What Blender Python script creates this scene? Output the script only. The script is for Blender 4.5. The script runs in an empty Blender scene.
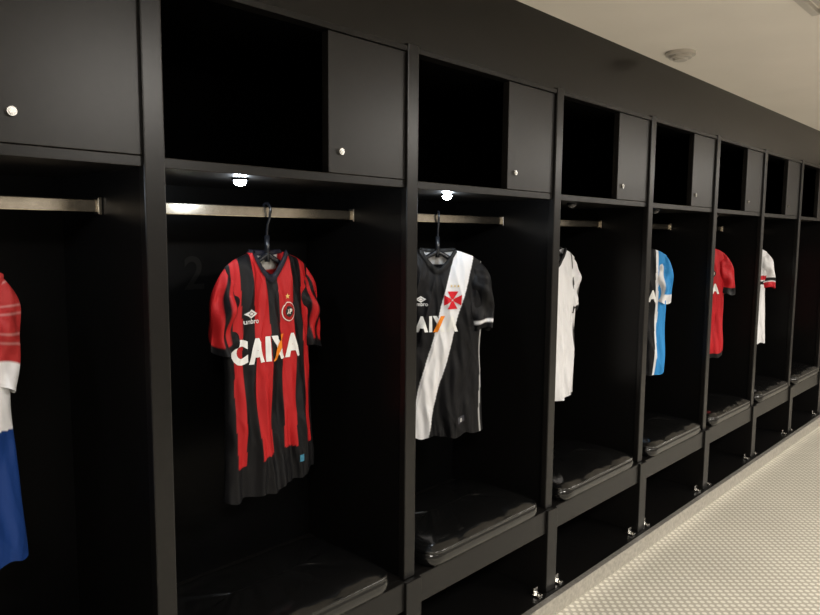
import bpy, bmesh, math, random
from math import sin, cos, pi, sqrt, exp
from mathutils import Matrix, Vector
random.seed(3)
scene = bpy.context.scene
try:
    scene.view_settings.view_transform = 'Standard'
except Exception:
    pass

CAMH = 1.66
FY = 1.615           # y of locker front plane
W = 0.9
S0 = -0.136
ZB = CAMH - 1.2056   # bench top
ZS = CAMH + 0.187    # cubby shelf top
ZT = CAMH + 0.627    # divider top
ZC = CAMH + 0.907    # ceiling
ZR = CAMH + 0.074    # hanging rail centre
YR = 0.276           # rail depth behind front plane
PL = 0.075           # plinth height
DEP = 0.55
DV = 0.054           # divider face width

# ------------------------------------------------------------------ materials
def mat(name, col, rough=0.5, metal=0.0, spec=0.5, noise=0.0, nscale=40.0, bump=0.0, bscale=200.0, emit=None, estr=0.0, rvar=0.0, coat=0.0):
    m = bpy.data.materials.new(name); m.use_nodes = True
    nt = m.node_tree; b = nt.nodes['Principled BSDF']
    b.inputs['Base Color'].default_value = (*col, 1)
    b.inputs['Roughness'].default_value = rough
    b.inputs['Metallic'].default_value = metal
    b.inputs['Specular IOR Level'].default_value = spec
    if coat > 0:
        b.inputs['Coat Weight'].default_value = coat; b.inputs['Coat Roughness'].default_value = 0.12
    tc = nt.nodes.new('ShaderNodeTexCoord')
    if noise > 0 or rvar > 0:
        n = nt.nodes.new('ShaderNodeTexNoise'); n.inputs['Scale'].default_value = nscale
        n.inputs['Detail'].default_value = 5
        nt.links.new(tc.outputs['Object'], n.inputs['Vector'])
        if noise > 0:
            r = nt.nodes.new('ShaderNodeValToRGB')
            r.color_ramp.elements[0].position = 0.3; r.color_ramp.elements[1].position = 0.7
            r.color_ramp.elements[0].color = (*[c*(1-noise) for c in col], 1)
            r.color_ramp.elements[1].color = (*[c*(1+noise) for c in col], 1)
            nt.links.new(n.outputs['Fac'], r.inputs['Fac'])
            nt.links.new(r.outputs['Color'], b.inputs['Base Color'])
        if rvar > 0:
            mr = nt.nodes.new('ShaderNodeMapRange')
            mr.inputs['To Min'].default_value = rough-rvar; mr.inputs['To Max'].default_value = rough+rvar
            nt.links.new(n.outputs['Fac'], mr.inputs['Value'])
            nt.links.new(mr.outputs['Result'], b.inputs['Roughness'])
    if bump > 0:
        n2 = nt.nodes.new('ShaderNodeTexNoise'); n2.inputs['Scale'].default_value = bscale
        n2.inputs['Detail'].default_value = 4
        nt.links.new(tc.outputs['Object'], n2.inputs['Vector'])
        bp = nt.nodes.new('ShaderNodeBump'); bp.inputs['Strength'].default_value = bump
        bp.inputs['Distance'].default_value = 0.004
        nt.links.new(n2.outputs['Fac'], bp.inputs['Height'])
        nt.links.new(bp.outputs['Normal'], b.inputs['Normal'])
    if emit:
        b.inputs['Emission Color'].default_value = (*emit, 1)
        b.inputs['Emission Strength'].default_value = estr
    return m

M_LAM = mat('black_laminate', (0.0036, 0.0034, 0.0033), 0.34, spec=0.20, noise=0.15, nscale=60, bump=0.04, bscale=500, rvar=0.05)
M_CAP = mat('black_edge_laminate', (0.0062, 0.0057, 0.0053), 0.30, spec=0.32, noise=0.15, nscale=60, bump=0.04, bscale=500)
M_DOOR = mat('charcoal_laminate', (0.0105, 0.0096, 0.0087), 0.34, spec=0.34, noise=0.12, nscale=50, bump=0.05, bscale=500)
M_IN = mat('black_interior', (0.0020, 0.0020, 0.0021), 0.45, spec=0.10, noise=0.1)
M_CUB = mat('black_felt', (0.0006, 0.0006, 0.0006), 0.9, spec=0.02, noise=0.1)
M_HEAD = mat('header_laminate', (0.0055, 0.005, 0.0045), 0.25, spec=0.36, noise=0.15, nscale=30, bump=0.04, bscale=300)
M_METAL = mat('brushed_metal', (0.66, 0.65, 0.62), 0.25, metal=1.0, noise=0.08, nscale=90)
M_BRASS = mat('rail_metal', (0.48, 0.43, 0.35), 0.24, metal=1.0, noise=0.12, nscale=60)
M_ALU = mat('aluminium_edge', (0.60, 0.58, 0.54), 0.45, metal=0.9, noise=0.15, nscale=60)
M_VINYL = mat('black_vinyl', (0.004, 0.004, 0.004), 0.2, spec=0.5, noise=0.1, bump=0.3, bscale=12, coat=0.35)
M_PLAST = mat('black_plastic', (0.010, 0.011, 0.014), 0.25, spec=0.5, noise=0.1)
M_NUM = mat('bronze_vinyl_number', (0.007, 0.0066, 0.006), 0.3, spec=0.3, noise=0.1)
M_LED = mat('led_lens', (0.9, 0.95, 1.0), 0.3, emit=(0.80, 0.90, 1.0), estr=120, noise=0.02)
M_LEDOFF = mat('led_lens_unlit', (0.1, 0.1, 0.1), 0.3, noise=0.02)
M_CEIL = mat('ceiling_paint', (0.88, 0.83, 0.77), 0.9, spec=0.1, noise=0.02, nscale=3, bump=0.04, bscale=150)
M_WALL = mat('wall_paint', (0.26, 0.245, 0.225), 0.85, spec=0.1, noise=0.03, nscale=3)
M_WHITEP = mat('white_plastic', (0.62, 0.58, 0.53), 0.4, noise=0.03)
M_LIGHT = mat('light_diffuser', (0.9, 0.88, 0.82), 0.5, emit=(1.0, 0.95, 0.88), estr=8, noise=0.02)

# coin-dot rubber floor
def floor_mat():
    m = bpy.data.materials.new('studded_vinyl_floor'); m.use_nodes = True
    nt = m.node_tree; b = nt.nodes['Principled BSDF']; N = nt.nodes.new; L = nt.links.new
    tc = N('ShaderNodeTexCoord')
    mp = N('ShaderNodeMapping'); mp.inputs['Scale'].default_value = (22, 22, 22)
    L(tc.outputs['Object'], mp.inputs['Vector'])
    def dots(off):
        a = N('ShaderNodeVectorMath'); a.operation = 'ADD'; a.inputs[1].default_value = (off, off, 0)
        L(mp.outputs[0], a.inputs[0])
        f = N('ShaderNodeVectorMath'); f.operation = 'FRACTION'; L(a.outputs[0], f.inputs[0])
        s = N('ShaderNodeVectorMath'); s.operation = 'SUBTRACT'; s.inputs[1].default_value = (.5, .5, 0); L(f.outputs[0], s.inputs[0])
        mu = N('ShaderNodeVectorMath'); mu.operation = 'MULTIPLY'; mu.inputs[1].default_value = (1, 1, 0); L(s.outputs[0], mu.inputs[0])
        l = N('ShaderNodeVectorMath'); l.operation = 'LENGTH'; L(mu.outputs[0], l.inputs[0])
        r = N('ShaderNodeMapRange'); r.interpolation_type = 'SMOOTHSTEP'
        r.inputs['From Min'].default_value = 0.30; r.inputs['From Max'].default_value = 0.17
        L(l.outputs['Value'], r.inputs['Value'])
        return r.outputs['Result']
    mx = N('ShaderNodeMath'); mx.operation = 'MAXIMUM'
    L(dots(0), mx.inputs[0]); L(dots(.5), mx.inputs[1])
    n = N('ShaderNodeTexNoise'); n.inputs['Scale'].default_value = 2.2; n.inputs['Detail'].default_value = 6
    L(tc.outputs['Object'], n.inputs['Vector'])
    cr = N('ShaderNodeMix'); cr.data_type = 'RGBA'
    cr.inputs['A'].default_value = (0.39, 0.365, 0.30, 1); cr.inputs['B'].default_value = (0.69, 0.66, 0.58, 1)
    L(mx.outputs[0], cr.inputs['Factor'])
    m2 = N('ShaderNodeMix'); m2.data_type = 'RGBA'; m2.blend_type = 'MULTIPLY'; m2.inputs['Factor'].default_value = 0.25
    rr = N('ShaderNodeValToRGB'); rr.color_ramp.elements[0].color = (.6, .6, .6, 1); rr.color_ramp.elements[0].position = .3; rr.color_ramp.elements[1].position = .65
    L(n.outputs['Fac'], rr.inputs['Fac']); L(cr.outputs['Result'], m2.inputs['A']); L(rr.outputs['Color'], m2.inputs['B'])
    L(m2.outputs['Result'], b.inputs['Base Color'])
    b.inputs['Roughness'].default_value = 0.4
    bp = N('ShaderNodeBump'); bp.inputs['Strength'].default_value = 0.5; bp.inputs['Distance'].default_value = 0.002
    L(mx.outputs[0], bp.inputs['Height']); L(bp.outputs['Normal'], b.inputs['Normal'])
    return m
M_FLOOR = floor_mat()

def cloth_mat():
    m = bpy.data.materials.new('jersey_polyester'); m.use_nodes = True
    nt = m.node_tree; b = nt.nodes['Principled BSDF']; N = nt.nodes.new; L = nt.links.new
    at = N('ShaderNodeVertexColor'); at.layer_name = 'Col'
    tc = N('ShaderNodeTexCoord')
    n = N('ShaderNodeTexNoise'); n.inputs['Scale'].default_value = 700; L(tc.outputs['Object'], n.inputs['Vector'])
    mpv = N('ShaderNodeMapping'); mpv.inputs['Scale'].default_value = (1.5, 1.0, 0.6); L(tc.outputs['Object'], mpv.inputs['Vector'])
    n2 = N('ShaderNodeTexNoise'); n2.inputs['Scale'].default_value = 8; n2.inputs['Detail'].default_value = 1.5; n2.inputs['Distortion'].default_value = 0.4
    L(mpv.outputs[0], n2.inputs['Vector'])
    bp = N('ShaderNodeBump'); bp.inputs['Strength'].default_value = 0.15; bp.inputs['Distance'].default_value = 0.001
    L(n.outputs['Fac'], bp.inputs['Height'])
    bp2 = N('ShaderNodeBump'); bp2.inputs['Strength'].default_value = 0.8; bp2.inputs['Distance'].default_value = 0.05
    L(n2.outputs['Fac'], bp2.inputs['Height']); L(bp.outputs['Normal'], bp2.inputs['Normal'])
    L(bp2.outputs['Normal'], b.inputs['Normal'])
    L(at.outputs['Color'], b.inputs['Base Color'])
    b.inputs['Roughness'].default_value = 0.55
    b.inputs['Specular IOR Level'].default_value = 0.2
    return m
M_CLOTH = cloth_mat()

# ------------------------------------------------------------------ helpers
def link(o, parent=None):
    scene.collection.objects.link(o)
    if parent: o.parent = parent
    return o

class MB:
    """mesh builder: collect bevelled boxes / tubes in one mesh"""
    def __init__(s): s.bm = bmesh.new()
    def box(s, x0, x1, y0, y1, z0, z1, bev=0.002):
        r = bmesh.ops.create_cube(s.bm, size=1)
        vs = r['verts']
        for v in vs:
            v.co = Vector(((x0+x1)/2+v.co.x*(x1-x0), (y0+y1)/2+v.co.y*(y1-y0), (z0+z1)/2+v.co.z*(z1-z0)))
        if bev > 0:
            es = list({e for v in vs for e in v.link_edges})
            bmesh.ops.bevel(s.bm, geom=es, offset=bev, segments=2, affect='EDGES', profile=0.5)
    def cyl(s, c, axis, r, h, n=24, bev=0):
        res = bmesh.ops.create_cone(s.bm, cap_ends=True, segments=n, radius1=r, radius2=r, depth=h)
        q = Vector((0, 0, 1)).rotation_difference(Vector(axis))
        for v in res['verts']: v.co = q @ v.co + Vector(c)
    def tube(s, pts, r, n=8):
        pts = [Vector(p) for p in pts]; rings = []
        for i, p in enumerate(pts):
            t = (pts[min(i+1, len(pts)-1)]-pts[max(i-1, 0)]).normalized()
            a = t.cross(Vector((0.13, 1, 0.07))).normalized(); b = t.cross(a)
            rings.append([s.bm.verts.new(p+a*cos(2*pi*k/n)*r+b*sin(2*pi*k/n)*r) for k in range(n)])
        for i in range(len(rings)-1):
            for k in range(n):
                s.bm.faces.new((rings[i][k], rings[i][(k+1) % n], rings[i+1][(k+1) % n], rings[i+1][k]))
        s.bm.faces.new(rings[0]); s.bm.faces.new(rings[-1][::-1])
    def mesh(s, name, m, smooth=False):
        me = bpy.data.meshes.new(name)
        bmesh.ops.recalc_face_normals(s.bm, faces=s.bm.faces)
        s.bm.to_mesh(me); s.bm.free()
        me.materials.append(m)
        if smooth:
            for p in me.polygons: p.use_smooth = True
        return me

def obj(name, me, parent=None, loc=(0, 0, 0)):
    o = bpy.data.objects.new(name, me); o.location = loc
    return link(o, parent)

def text_geo(txt, size, bold=0.0):
    c = bpy.data.curves.new('t', 'FONT'); c.body = txt; c.size = size
    c.align_x = 'CENTER'; c.offset = bold; c.resolution_u = 4
    o = bpy.data.objects.new('t', c); scene.collection.objects.link(o)
    dg = bpy.context.evaluated_depsgraph_get(); dg.update()
    me = bpy.data.meshes.new_from_object(o.evaluated_get(dg))
    bpy.data.objects.remove(o)
    return me

# ------------------------------------------------------------------ locker (bay-local coords: x 0=divider left edge, y 0=front plane, z floor)
b = MB()
b.box(0, DV, 0, 0.03, ZB, ZT, 0.004)                       # front cap of the divider
ME_CAP = b.mesh('divider_edge', M_CAP)
b = MB()
b.box(0.006, DV-0.006, 0.03, DEP, ZB, ZT-0.01, 0)          # panel
ME_DIV = b.mesh('side_panel', M_LAM)
b = MB(); b.box(DV-0.006, W+0.006, DEP, DEP+0.02, 0.0, ZS, 0); ME_BACK = b.mesh('back_panel', M_IN)
b = MB(); b.box(DV-0.006, W+0.006, 0.012, DEP, ZS-0.026, ZS, 0.002); ME_SHELF = b.mesh('shelf', M_CAP)
b = MB()
b.box(DV-0.006, W+0.006, 0.035, DEP, ZS+0.0005, ZS+0.003, 0)
b.box(DV-0.006, DV-0.003, 0.05, DEP, ZS, ZT-0.03, 0)
b.box(W+0.003, W+0.006, 0.05, DEP, ZS, ZT-0.03, 0)
b.box(DV-0.006, W+0.006, DEP-0.01, DEP, ZS, ZT-0.03, 0)
b.box(DV-0.006, W+0.006, 0.05, DEP, ZT-0.03, ZT-0.026, 0)
ME_LINER = b.mesh('cubby_liner', M_CUB)
b = MB(); b.box(DV-0.004, W+0.004, 0.004, 0.05, ZT-0.026, ZT-0.008, 0.002); ME_TOP = b.mesh('top_rail', M_CAP)
DX = W - 0.325
b = MB(); b.box(DX, W+0.004, 0.012, 0.042, ZS+0.001, ZT-0.027, 0.002); ME_DOOR = b.mesh('locker_door', M_DOOR)
b = MB(); LX = DX+0.046
b.cyl((LX, 0.009, ZS+0.066), (0, 1, 0), 0.010, 0.010); b.cyl((LX, 0.004, ZS+0.066), (0, 1, 0), 0.0065, 0.004)
b.box(LX-0.001, LX+0.001, 0.000, 0.004, ZS+0.062, ZS+0.070, 0)
ME_LOCK = b.mesh('cam_lock', M_METAL)
b = MB()
b.box(DV-0.002, W-0.0, YR-0.005, YR+0.005, ZR-0.017, ZR+0.017, 0.003)
b.box(DV-0.006, DV+0.006, YR-0.015, YR+0.015, ZR-0.023, ZR+0.023, 0.002)
b.box(W-0.006, W+0.005, YR-0.015, YR+0.015, ZR-0.023, ZR+0.023, 0.002)
ME_RAIL = b.mesh('hanging_rail', M_BRASS)
b = MB()
YB = -0.012
b.box(DV-0.01, W+0.01, YB+0.03, DEP, ZB-0.03, ZB-0.001, 0.002)       # bench board
b.box(DV-0.01, W+0.01, YB, YB+0.03, ZB-0.105, ZB, 0.003)             # fascia
ME_BENCH = b.mesh('bench_box', M_CAP)
b = MB()
b.box(-0.012, DV+0.012, YB-0.012, DEP, PL, ZB-0.0, 0.003)
ME_POST = b.mesh('bench_support', M_CAP)
b = MB()
b.box(0, W, -0.07, DEP, 0, PL, 0.001)
ME_PL = b.mesh('plinth', M_LAM)
b = MB()
b.box(0, W, -0.078, -0.070, 0.0, PL+0.003, 0.001)
b.box(0, W, -0.078, -0.050, PL, PL+0.004, 0.001)
ME_EDGE = b.mesh('plinth_edge_strip', M_ALU)
b = MB()
for cx in (DV/2-0.085, DV/2+0.085):
    b.box(cx-0.018, cx+0.018, -0.025, 0.02, PL, PL+0.008, 0.002)
    b.box(cx-0.018, cx+0.018, 0.000, 0.008, PL, PL+0.035, 0.002)
    b.cyl((cx, -0.012, PL+0.011), (0, 0, 1), 0.006, 0.006, 12)
ME_CLIP = b.mesh('floor_brackets', M_METAL)
LEDX, LEDY = 0.335, 0.115
b = MB(); b.cyl((LEDX, LEDY, ZS-0.029), (0, 0, 1), 0.024, 0.008, 32); ME_LEDR = b.mesh('led_housing', M_PLAST)
def led(m, nm):
    b = MB()
    r = bmesh.ops.create_uvsphere(b.bm, u_segments=24, v_segments=12, radius=0.018)
    for v in r['verts']: v.co = Vector((LEDX+v.co.x, LEDY+v.co.y, ZS-0.034+v.co.z*0.8))
    return b.mesh(nm, m, True)
ME_LED = led(M_LED, 'led_lens'); ME_LEDOFF = led(M_LEDOFF, 'led_lens_off')

# cushion
def cushion():
    bm = bmesh.new()
    hx, hy, R = 0.355, 0.22, 0.06
    out = []
    for cx, cy, a0 in ((hx-R, hy-R, 0), (-hx+R, hy-R, 90), (-hx+R, -hy+R, 180), (hx-R, -hy+R, 270)):
        for k in range(9):
            a = math.radians(a0+k*90/8)
            out.append((cx+R*cos(a), cy+R*sin(a)))
    pts = []
    for i in range(len(out)):
        p, q = out[i], out[(i+1) % len(out)]
        d = sqrt((p[0]-q[0])**2+(p[1]-q[1])**2); n = max(1, int(d/0.02))
        for k in range(n): pts.append((p[0]+(q[0]-p[0])*k/n, p[1]+(q[1]-p[1])*k/n))
    prof = [(0.02, 0.0), (0.006, 0.004), (0.0, 0.018), (-0.004, 0.034), (0.0, 0.050), (0.003, 0.054), (-0.001, 0.058), (0.000, 0.063), (0.006, 0.065), (0.012, 0.071),
            (0.03, 0.080), (0.06, 0.087), (0.10, 0.092), (0.15, 0.095), (0.20, 0.097), (0.217, 0.0973)]
    rings = []
    for ins, z in prof:
        ring = []
        for (px, py) in pts:
            w = 0.0025*sin(px*23+py*17)+0.0012*sin(px*61-py*43)
            if z < 0.07: w = 0
            ring.append(bm.verts.new((px*(1-ins/hx), py*(1-ins/hy), z+w)))
        rings.append(ring)
    n = len(pts)
    for i in range(len(rings)-1):
        for k in range(n):
            bm.faces.new((rings[i][k], rings[i][(k+1) % n], rings[i+1][(k+1) % n], rings[i+1][k]))
    bm.faces.new(rings[-1]); bm.faces.new(rings[0][::-1])
    me = bpy.data.meshes.new('seat_cushion'); bm.to_mesh(me); bm.free(); me.materials.append(M_VINYL)
    for p in me.polygons: p.use_smooth = True
    return me
ME_CUSH = cushion()

K0, K1 = -2, 10
for k in range(K0, K1+1):
    e = bpy.data.objects.new('locker', None); e.location = (k*W+S0, FY, 0); link(e)
    lit = k in (0, 1, 2)
    for nm, me in (('divider_edge', ME_CAP), ('side_panel', ME_DIV), ('back_panel', ME_BACK), ('shelf', ME_SHELF), ('cubby_liner', ME_LINER), ('top_rail', ME_TOP),
                   ('door', ME_DOOR), ('cam_lock', ME_LOCK), ('hanging_rail', ME_RAIL), ('bench_box', ME_BENCH), ('bench_support', ME_POST),
                   ('plinth', ME_PL), ('plinth_edge_strip', ME_EDGE), ('floor_brackets', ME_CLIP), ('led_housing', ME_LEDR), ('led_lens', ME_LED if lit else ME_LEDOFF)):
        obj(nm, me, e)
    # numeral on the back panel
    t = text_geo(str(k+1) if k >= 0 else str(13+k), 0.16, 0.002)
    t.materials.append(M_NUM)
    o = obj('numeral', t, e, (DV+0.37, DEP-0.002, CAMH-0.185)); o.rotation_euler = (pi/2, 0, 0)
    c = obj('seat_cushion', ME_CUSH, None, (k*W+S0+DV+0.413, FY+0.19, ZB+0.001))
    if lit:
        ld = bpy.data.lights.new('led_point', 'POINT'); ld.energy = 2.0; ld.color = (0.80, 0.90, 1.0); ld.shadow_soft_size = 0.012
        lo = bpy.data.objects.new('led_lamp', ld); lo.location = (LEDX, LEDY-0.005, ZS-0.066); link(lo, e)

# ------------------------------------------------------------------ room
XL, XR, YBK = K0*W+S0-0.02, (K1+1)*W+S0+0.02, -2.6
YF = FY+DEP+0.03
def room(name, *a, m=None):
    b = MB(); b.box(*a, 0); return obj(name, b.mesh(name, m))
room('floor', XL-.1, XR+.1, YBK-.1, YF+.1, -0.1, 0, m=M_FLOOR)
room('ceiling', XL-.1, XR+.1, YBK-.1, YF+.1, ZC, ZC+0.1, m=M_CEIL)
room('wall_front', XL-.1, XR+.1, YF, YF+.1, 0, ZC, m=M_WALL)
room('wall_rear', XL-.1, XR+.1, YBK-.1, YBK, 0, ZC, m=M_WALL)
room('wall_left', XL-.1, XL, YBK, YF, 0, ZC, m=M_WALL)
room('wall_right', XR, XR+.1, YBK, YF, 0, ZC, m=M_WALL)
room('trim_header', XL, XR, FY+0.012, FY+DEP, ZT-0.012, ZC, m=M_HEAD)

# ceiling lights
for lx in (-0.6, 1.8, 4.2, 6.6, 9.0):
    e = bpy.data.objects.new('ceiling_light', None); e.location = (lx, -0.8, ZC); link(e)
    b = MB()
    b.box(-0.33, 0.33, -0.33, -0.30, -0.02, 0); b.box(-0.33, 0.33, 0.30, 0.33, -0.02, 0)
    b.box(-0.33, -0.30, -0.3, 0.3, -0.02, 0); b.box(0.30, 0.33, -0.3, 0.3, -0.02, 0)
    obj('frame', b.mesh('frame', M_WHITEP), e)
    b = MB(); b.box(-0.3, 0.3, -0.3, 0.3, -0.01, 0, 0); obj('diffuser', b.mesh('diffuser', M_LIGHT), e)
    a = bpy.data.lights.new('panel', 'AREA'); a.shape = 'SQUARE'; a.size = 0.6; a.energy = 66; a.color = (1.0, 0.945, 0.87)
    o = bpy.data.objects.new('lamp', a); o.location = (0, 0, -0.025); link(o, e)

# smoke detector
b = MB(); b.cyl((0, 0, -0.008), (0, 0, 1), 0.07, 0.016, 40); b.cyl((0, 0, -0.022), (0, 0, 1), 0.052, 0.014, 40); b.cyl((0, 0, -0.034), (0, 0, 1), 0.032, 0.012, 32)
obj('smoke_detector', b.mesh('smoke_detector', M_WHITEP), None, (3.43, 1.47, ZC))
# vent
b = MB(); b.box(-.3, .3, -.3, -.27, -.018, 0); b.box(-.3, .3, .27, .3, -.018, 0); b.box(-.3, -.27, -.27, .27, -.018, 0); b.box(.27, .3, -.27, .27, -.018, 0)
for i in range(9):
    y = -.24+i*.06; b.box(-.27, .27, y-.015, y+.015, -.012, -.006, 0.001)
obj('ceiling_vent', b.mesh('ceiling_vent', M_WHITEP), None, (2.88, 0.535, ZC))

# ------------------------------------------------------------------ jerseys
LJ = 0.765
WT = 0.178
def sm(a, b_, x):
    t = max(0, min(1, (x-a)/(b_-a))); return t*t*(3-2*t)
def Wz(z):
    return 0.196 + 0.006*cos(z*9) - (0.196-WT)*sm(LJ-0.26, LJ-0.1, z)
def topf(x, dip):
    ax = abs(x); NK = 0.078
    if ax < NK:
        return LJ - dip*(1-(ax/NK)**1.6)
    return LJ - (ax-NK)*0.36 - 0.25*max(0, ax-0.14)
DIPF, DIPB = 0.085, 0.008
def depth(u, t, z, ph, T, A, side):
    prof = sqrt(max(0, 1-abs(u)**2.6))
    tap = sqrt(max(0.0, 1-t**7)) if abs(u*WT) > 0.08 else max(0.45, sqrt(max(0.0, 1-t**7)))
    d = T*prof*tap*(0.75+0.25*(1-t))
    def rg(v): # sharper ridge than a sine
        s_ = sin(v); return (1-abs(s_)**0.7)*1.6-0.5
    f = (rg((u*7+1.9*sin(z*5+ph)+ph)*.5) + .7*sin(u*13-z*8+ph*2+1.2*sin(z*11)) + .35*sin(u*29+z*14))
    d += A*f*(0.15+0.85*(1-t))*prof
    # drape creases radiating from the shoulders / armpits
    d += A*0.8*rg(((abs(u)*0.75+z)*24+ph)*.5)*sm(0.25, .85, t)*prof*(1-t**5)
    d += A*0.9*rg(((u*0.35+z)*15+ph*1.7)*.5)*sm(.75, .2, t)*prof*(0.3+0.7*abs(u))
    return d
def hemz(u, t, ph, side, tilt=0.0):
    return (1-t)**5*(0.012*(1 if side else -1)*(1-u*u)+0.005*sin(u*9+ph)+0.003*sin(u*17+ph*2)) + tilt*u*(1-t)**1.5
def swx(u, t, z, ph):
    # side seams and stripes wander a little, as hanging cloth does
    return (0.006*sin(z*9+ph*1.3)+0.004*sin(z*19+ph+u))*(1-t)*(0.4+0.6*abs(u)) + 0.003*sin(z*15+u*4+ph)*(1-t**4)

def make_jersey(col, decals, loc, rot, sx=1.0, T=0.045, A=0.006, ph=0.0, sdx=0.0, tilt=0.0, name='football_jersey'):
    V = []; F = []; C = []
    NU, NT = 120, 170
    for side in (0, 1):
        base = len(V); dip = DIPF if side == 0 else DIPB
        for j in range(NT+1):
            t = j/NT
            for i in range(NU+1):
                u = -1+2*i/NU
                z = t*topf(u*WT, dip)
                x = u*Wz(z)
                d = depth(u, t, z, ph, T, A, side)
                y = -d if side == 0 else d*0.9
                V.append(((x+swx(u, t, z, ph))*sx, y, z+hemz(u, t, ph, side, tilt))); C.append(col(x, z, 'front' if side == 0 else 'back', t))
        for j in range(NT):
            for i in range(NU):
                a = base+j*(NU+1)+i
                q = (a, a+1, a+NU+2, a+NU+1)
                F.append(q if side == 0 else q[::-1])
    # collar band
    for side in (0, 1):
        dip = DIPF if side == 0 else DIPB
        base = len(V); n = 40
        for i in range(n+1):
            x = -0.08+0.16*i/n; u = x/WT
            z = topf(x, dip)
            d = depth(u, 1, z, ph, T, A, side)
            y = -d-0.003 if side == 0 else d*0.9+0.003
            k = 1-(abs(x)/0.085)**2
            for (dz, dy) in ((-0.012, -0.001), (0.002, -0.003), (0.014, 0.003), (0.010, 0.008), (-0.004, 0.006)):
                V.append((x*sx*(1-0.1*(dz > 0)), y+(dy if side == 0 else -dy), z+dz*(0.6+0.4*k))); C.append(col(x, z, 'collar', 1))
        for i in range(n):
            for k in range(4):
                a = base+i*5+k; F.append((a, a+5, a+6, a+1))
    # sleeves
    for sgn in (-1, 1):
        base = len(V); NS, NR = 60, 56
        p = [Vector((0.13, 0, LJ-0.052)), Vector((0.178, 0, LJ-0.075)), Vector((0.192+sdx*.6, 0, LJ-0.18)), Vector((0.187+sdx, 0, LJ-0.315-0.012*sgn))]
        for j in range(NS+1):
            s = j/NS
            c = p[0]*(1-s)**3+p[1]*3*s*(1-s)**2+p[2]*3*s*s*(1-s)+p[3]*s**3
            tg = (-3*(1-s)**2*p[0]+3*((1-s)**2-2*s*(1-s))*p[1]+3*(2*s*(1-s)-s*s)*p[2]+3*s*s*p[3]).normalized()
            nrm = Vector((-tg.z, 0, tg.x))
            if nrm.x < 0: nrm = -nrm
            hw = 0.030+0.024*sm(0, .5, s)+0.004*sin(s*14+ph+sgn)*s; dp = 0.003+0.030*sm(0.05, .6, s)
            for k in range(NR):
                a = 2*pi*k/NR
                fold = (0.007*sin(a*3+ph+s*5) + 0.008*sin(s*17+a*2+ph) + 0.005*sin(a*5-s*9+sgn))*s
                q = c+nrm*(cos(a)*hw)+Vector((0, -1, 0))*(sin(a)*(dp+fold*2))+tg*(0.010*sin(a*2+ph+sgn)*s**4)
                V.append((q.x*sgn*sx, q.y, q.z)); C.append(col(sgn*s, a, 'sleeve', s))
        for j in range(NS):
            for k in range(NR):
                a = base+j*NR+k; b2 = base+j*NR+(k+1) % NR
                q = (a, b2, b2+NR, a+NR); F.append(q if sgn > 0 else q[::-1])
    me = bpy.data.meshes.new(name)
    # decals
    for (verts, faces, c, lift) in decals:
        bm = bmesh.new(); vv = [bm.verts.new((x, y, 0)) for (x, y) in verts]
        for f in faces:
            try: bm.faces.new([vv[i] for i in f])
            except Exception: pass
        xs = [x for x, y in verts]; ys = [y for x, y in verts]
        x = min(xs)+0.004
        while x < max(xs):
            bmesh.ops.bisect_plane(bm, geom=bm.verts[:]+bm.edges[:]+bm.faces[:], plane_co=(x, 0, 0), plane_no=(1, 0, 0)); x += 0.004
        y = min(ys)+0.006
        while y < max(ys):
            bmesh.ops.bisect_plane(bm, geom=bm.verts[:]+bm.edges[:]+bm.faces[:], plane_co=(0, y, 0), plane_no=(0, 1, 0)); y += 0.006
        bm.verts.ensure_lookup_table(); bm.verts.index_update()
        base = len(V)
        for v in bm.verts:
            x, z = v.co.x, v.co.y
            u = max(-1, min(1, x/Wz(z))); t = min(1, z/topf(u*WT, DIPF))
            V.append(((x+swx(u, t, z, ph))*sx, -depth(u, t, z, ph, T, A, 0)-0.0014*lift, z+hemz(u, t, ph, 0, tilt))); C.append(c)
        for f in bm.faces:
            F.append(tuple(base+v.index for v in f.verts))
        bm.free()
    me.from_pydata(V, [], F); me.update()
    ca = me.color_attributes.new('Col', 'FLOAT_COLOR', 'POINT')
    flat = []
    for c in C: flat += [c[0], c[1], c[2], 1.0]
    ca.data.foreach_set('color', flat)
    me.materials.append(M_CLOTH)
    me.polygons.foreach_set('use_smooth', [True]*len(me.polygons))
    o = obj(name, me, None, (loc[0], loc[1], loc[2])); o.rotation_euler = (0, 0, rot)
    return o

def text_decal(txt, cx, cz, size, color, bold=0.0, wscale=1.0, lift=2):
    me = text_geo(txt, size, bold)
    vs = [(v.co.x*wscale+cx, v.co.y+cz) for v in me.vertices]
    fs = [tuple(p.vertices) for p in me.polygons]
    bpy.data.meshes.remove(me)
    return (vs, fs, color, lift)
def fit_letter(ch, xa, xb, za, zb, color, bold=0.0, lift=2):
    me = text_geo(ch, 0.1, bold)
    X = [v.co.x for v in me.vertices]; Y = [v.co.y for v in me.vertices]
    ax, bx, ay, by = min(X), max(X), min(Y), max(Y)
    vs = [(xa+(v.co.x-ax)/(bx-ax)*(xb-xa), za+(v.co.y-ay)/(by-ay)*(zb-za)) for v in me.vertices]
    fs = [tuple(p.vertices) for p in me.polygons]
    bpy.data.meshes.remove(me)
    return (vs, fs, color, lift)
def poly_decal(pts, color, lift=2):
    return (pts, [tuple(range(len(pts)))], color, lift)
def disc(cx, cz, r, color, lift=2, n=24, ry=None):
    return poly_decal([(cx+r*cos(2*pi*i/n), cz+(ry or r)*sin(2*pi*i/n)) for i in range(n)], color, lift)
def ring_diamond(cx, cz, w, h, color):
    d = []
    for sgn in (-1, 1):
        for s2 in (-1, 1):
            d.append(poly_decal([(cx+sgn*w, cz), (cx, cz+s2*h), (cx, cz+s2*h*0.55), (cx+sgn*w*0.55, cz)], color))
    d.append(poly_decal([(cx-w*0.4, cz), (cx, cz-h*.4), (cx+w*.4, cz), (cx, cz+h*.4)], color))
    return d
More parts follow.
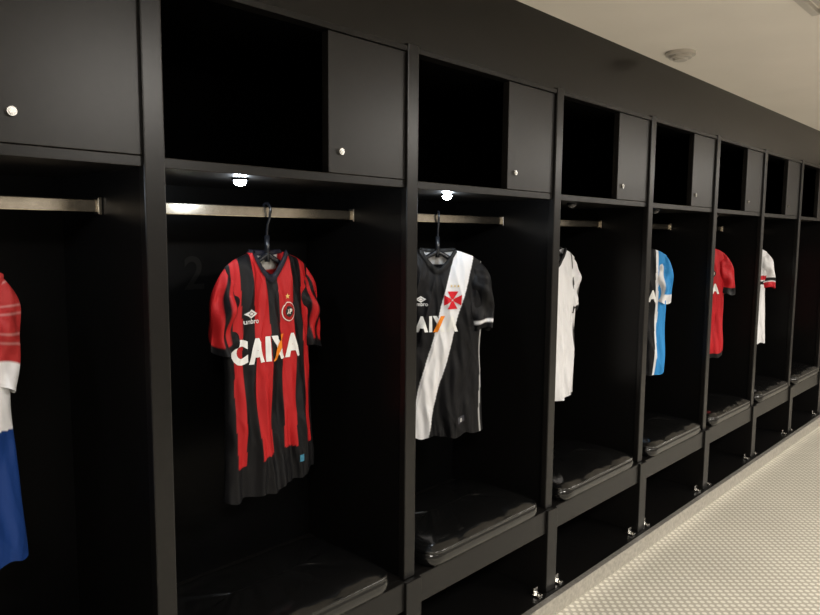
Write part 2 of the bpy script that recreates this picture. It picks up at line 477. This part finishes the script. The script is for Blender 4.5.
def star(cx, cz, r, color, lift=2):
    P = []
    for i in range(10):
        a = pi/2+i*pi/5; rr = r if i % 2 == 0 else r*0.4
        P.append((cx+rr*cos(a), cz+rr*sin(a)))
    return poly_decal(P, color, lift)
def bank_logo(cx, cz, h, white=(.8, .8, .78)):
    """five letters; the X has an orange stroke"""
    d = []; widths = [('C', .74), ('A', .82), ('I', .20), ('X', .80), ('A', .82)]
    gap = .05; tot = sum(w for _, w in widths)+gap*4
    x = cx-tot*h/2
    for ch, w in widths:
        xb = x+w*h
        if ch == 'X':
            t = .27*h
            d.append(poly_decal([(x, cz+h), (x+t, cz+h), (xb, cz), (xb-t, cz)], white, 2))
            d.append(poly_decal([(x, cz), (x+t, cz), (xb, cz+h), (xb-t, cz+h)], (0.85, .25, .02), 3))
        else:
            d.append(fit_letter(ch, x, xb, cz, cz+h, white, 0.006))
        x = xb+gap*h*(0.4 if ch == 'C' else 1)
    return d

RED = (0.42, 0.014, 0.016); BLK = (0.005, 0.005, 0.006); WHT = (0.76, 0.76, 0.78); GRY = (.25, .25, .26)

def c_redblack(x, z, part, t):
    if part == 'collar': return (0.012, 0.012, 0.02)
    if part == 'sleeve':
        s = abs(x); a = z
        if s > 0.94: return BLK
        if cos(a) > 0.45: return RED if s > .1 else BLK
        if cos(a) < -0.2: return BLK
        return RED if cos(a) < .2 else BLK
    if part == 'back' and t > .93 and abs(x) < .06: return (0.6, .58, .55)
    if part == 'back' and t > .90: return RED
    ax = abs(x)
    if z < 0.12-0.05*(x/.2)**2: return BLK
    if ax < 0.026: return BLK
    if ax < 0.088: return RED
    if ax < 0.135: return BLK
    if ax < 0.168 and z > .10: return RED
    return BLK
d_redblack = bank_logo(-0.035, 0.418, 0.080)
d_redblack += ring_diamond(-0.105, 0.575, 0.026, 0.014, (.7, .7, .7))
d_redblack += [text_decal('umbro', -0.105, 0.545, 0.022, (.7, .7, .7), .0004)]
d_redblack += [disc(0.062, 0.570, 0.030, (0.75, .7, .65), 2, ry=.032), disc(0.062, 0.570, 0.027, (0.35, .01, .01), 3, ry=.029), disc(0.062, 0.570, 0.018, (0.02, .02, .02), 4),
               text_decal('AP', 0.062, 0.563, 0.022, (.75, .7, .6), .0006, 1, 5), star(0.062, 0.620, 0.010, (.75, .5, .15)),
               poly_decal([(0.09, 0.055), (0.112, 0.055), (0.112, 0.078), (0.09, 0.078)], (.05, .2, .3))]

def c_sash(x, z, part, t):
    if part == 'collar': return (.010, .010, .010)
    if part == 'sleeve':
        s = abs(x)
        if .90 < s < .94: return WHT
        return BLK
    if part == 'back' and t > .93 and abs(x) < .07: return (.5, .5, .5)
    if part == 'back': return BLK
    cx = -0.085+(z/LJ)*0.200
    if abs(x-cx) < 0.042: return WHT
    if abs(abs(x)-0.186) < 0.003: return (.4, .4, .4)
    return BLK
d_sash = bank_logo(-0.03, 0.43, 0.066)
d_sash += ring_diamond(-0.075, 0.565, 0.024, 0.013, (.7, .7, .7)) + [text_decal('umbro', -0.075, 0.538, 0.022, (.7, .7, .7), .0004)]
CR = (.6, .01, .02)
for ang in range(4):
    a = ang*pi/2; ca_, sa_ = cos(a), sin(a)
    P = [(0.004, 0.004), (0.036, 0.022), (0.036, -0.022), (0.004, -0.004)]
    d_sash.append(poly_decal([(0.060+px*ca_-py*sa_, 0.56+px*sa_+py*ca_) for px, py in P], CR, 3))
d_sash += [star(0.055+i*0.013, 0.618, 0.006, (.7, .5, .15)) for i in range(3)]
d_sash += [poly_decal([(0.09, 0.05), (0.12, 0.05), (0.12, 0.075), (0.09, 0.075)], (.06, .06, .07)), text_decal('8', .105, .053, .02, (.5, .5, .5), .0004, 1, 3)]

def c_white(x, z, part, t):
    if part == 'collar': return BLK
    if part == 'sleeve':
        return BLK if abs(x) > .93 else (WHT if cos(z) < .75 else (.12, .12, .12))
    if part == 'front' and 0.135 < abs(x) < .150: return (.05, .05, .05)
    return WHT

BLU = (0.03, 0.25, 0.60)
def c_blue(x, z, part, t):
    if part == 'collar': return WHT
    if part == 'sleeve':
        return WHT if abs(x) > .88 else (BLU if cos(z) > -.2 else WHT)
    q = (x+0.4+0.02) % 0.16
    if q < 0.055: return BLK
    if q < 0.07: return WHT
    if q < 0.145: return BLU
    return WHT
d_blue = bank_logo(0, 0.44, 0.07)
def c_hoop(x, z, part, t):
    if part == 'collar': return BLK
    if part == 'sleeve': return (0.45, .012, .018) if abs(x) < .9 else BLK
    if z < 0.03: return BLK
    return (0.45, .012, .018)
d_hoop = bank_logo(0.02, 0.44, 0.07) + [disc(.09, .58, .028, BLK), disc(.09, .58, .02, (.6, .55, .5), 3), text_decal('adidas', -.07, .56, .03, (.7, .7, .7), .0006)]
def c_tri(x, z, part, t):
    if part == 'collar': return WHT
    if part == 'sleeve':
        s = abs(x)
        if .80 < s < .87: return BLK
        if s >= .9: return (.5, .01, .02)
        return WHT
    if 0.50 < z < 0.535: return (.5, .01, .02)
    if 0.465 < z < 0.49: return BLK
    return WHT
d_tri = [poly_decal([(-.035, .53), (.035, .53), (0, .45)], (.5, .01, .02)), text_decal('FC', 0, .60, .03, BLK, .0006)]
def c_dark(x, z, part, t):
    if part == 'collar': return WHT
    return (.28, .012, .02)
def c_left(x, z, part, t):
    if part == 'collar': return (.03, .08, .4)
    if part == 'sleeve':
        s = abs(x)
        if s > .84: return WHT
        st = (s*14) % 1
        return (.40, .03, .03) if st > .1 else (.50, .18, .17)
    if z < 0.335: return (.010, .040, .18)
    if z < 0.47: return WHT
    return (.40, .03, .03)
d_left = bank_logo(0, 0.39, 0.07, (.02, .1, .4))

HEM = CAMH-0.055-LJ
J = [
    (c_left, d_left, (0.345, FY+YR, HEM), 0, 1.0, 0.05, .010, 1.0, -.042, 0),
    (c_redblack, d_redblack, (1.298, FY+YR, HEM), 0.05, 0.89, 0.055, .0125, 0.3, 0, .022),
    (c_sash, d_sash, (2.13, FY+YR, HEM), -0.66, 1.0, 0.045, .0115, 2.0, 0, .006),
    (c_white, [], (3.025, FY+YR, HEM), -0.0, 1.0, 0.045, .011, 3.1, -.04, .01),
    (c_blue, d_blue, (3.92, FY+YR, HEM), -0.75, 1.0, 0.045, .011, 4.4, -.02, .01),
    (c_hoop, d_hoop, (4.86, FY+YR, HEM), -0.80, 1.0, 0.045, .011, 5.0, 0.03, 0),
    (c_tri, d_tri, (5.76, FY+YR, HEM), -0.85, 1.0, 0.045, .011, 0.7, 0.02, 0),
    (c_dark, [], (6.60, FY+YR, HEM), 0, 1.0, 0.045, .009, 1.7, -.03, 0),
    (c_white, [], (7.50, FY+YR, HEM), 0, 1.0, 0.045, .009, 2.7, -.03, 0),
]
# hanger mesh (local: z=0 rail centre)
b = MB()
pts = []
for i in range(17):
    a = math.radians(-30+i*15.0)
    pts.append((0, 0.020*cos(a), 0.006+0.022*sin(a)))
pts += [(0, -0.014, -0.022), (0, -0.004, -0.04), (0, 0, -0.06), (0, 0, -0.10), (0, 0, -0.15)]
b.tube(pts, 0.005)
b.tube([(0, 0, -0.075), (0, 0, -0.16)], 0.010)
sh = [(x, 0, -0.135-0.030*(abs(x)/.06) if abs(x) < .06 else -0.165-(abs(x)-.06)*0.42) for x in [i*0.01-0.15 for i in range(31)]]
b.tube(sh, 0.009)
b.tube([(-.145, 0, -.205), (-.1, 0, -.215), (.1, 0, -.215), (.145, 0, -.205)], 0.005)
ME_HANG = b.mesh('clothes_hanger', M_PLAST, True)
for (c, d, loc, rot, sx, T, A, ph, sdx, tilt) in J:
    jo = make_jersey(c, d, loc, rot, sx, T, A, ph, sdx, tilt)
    h = obj('hanger', ME_HANG, jo, (0, 0, ZR-loc[2])); h.scale = (sx*.95, 1, 1)

# ------------------------------------------------------------------ world + camera
w = bpy.data.worlds.new('world'); scene.world = w; w.use_nodes = True
w.node_tree.nodes['Background'].inputs[0].default_value = (0.05, 0.047, 0.042, 1)
w.node_tree.nodes['Background'].inputs[1].default_value = 1.0

f, yaw, pit, rol = 690.3, 0.8057, 0.1028, 0.0083
fw = Vector((sin(yaw)*cos(pit), cos(yaw)*cos(pit), -sin(pit)))
r = Vector((cos(yaw), -sin(yaw), 0)); u = r.cross(fw)
r2 = r*cos(rol)+u*sin(rol); u2 = -r*sin(rol)+u*cos(rol)
cam = bpy.data.cameras.new('camera'); cam.sensor_width = 36; cam.lens = f*36/820; cam.clip_start = 0.05
co = bpy.data.objects.new('camera', cam); link(co)
M = Matrix(((r2.x, u2.x, -fw.x, 0), (r2.y, u2.y, -fw.y, 0), (r2.z, u2.z, -fw.z, CAMH), (0, 0, 0, 1)))
co.matrix_world = M
scene.camera = co
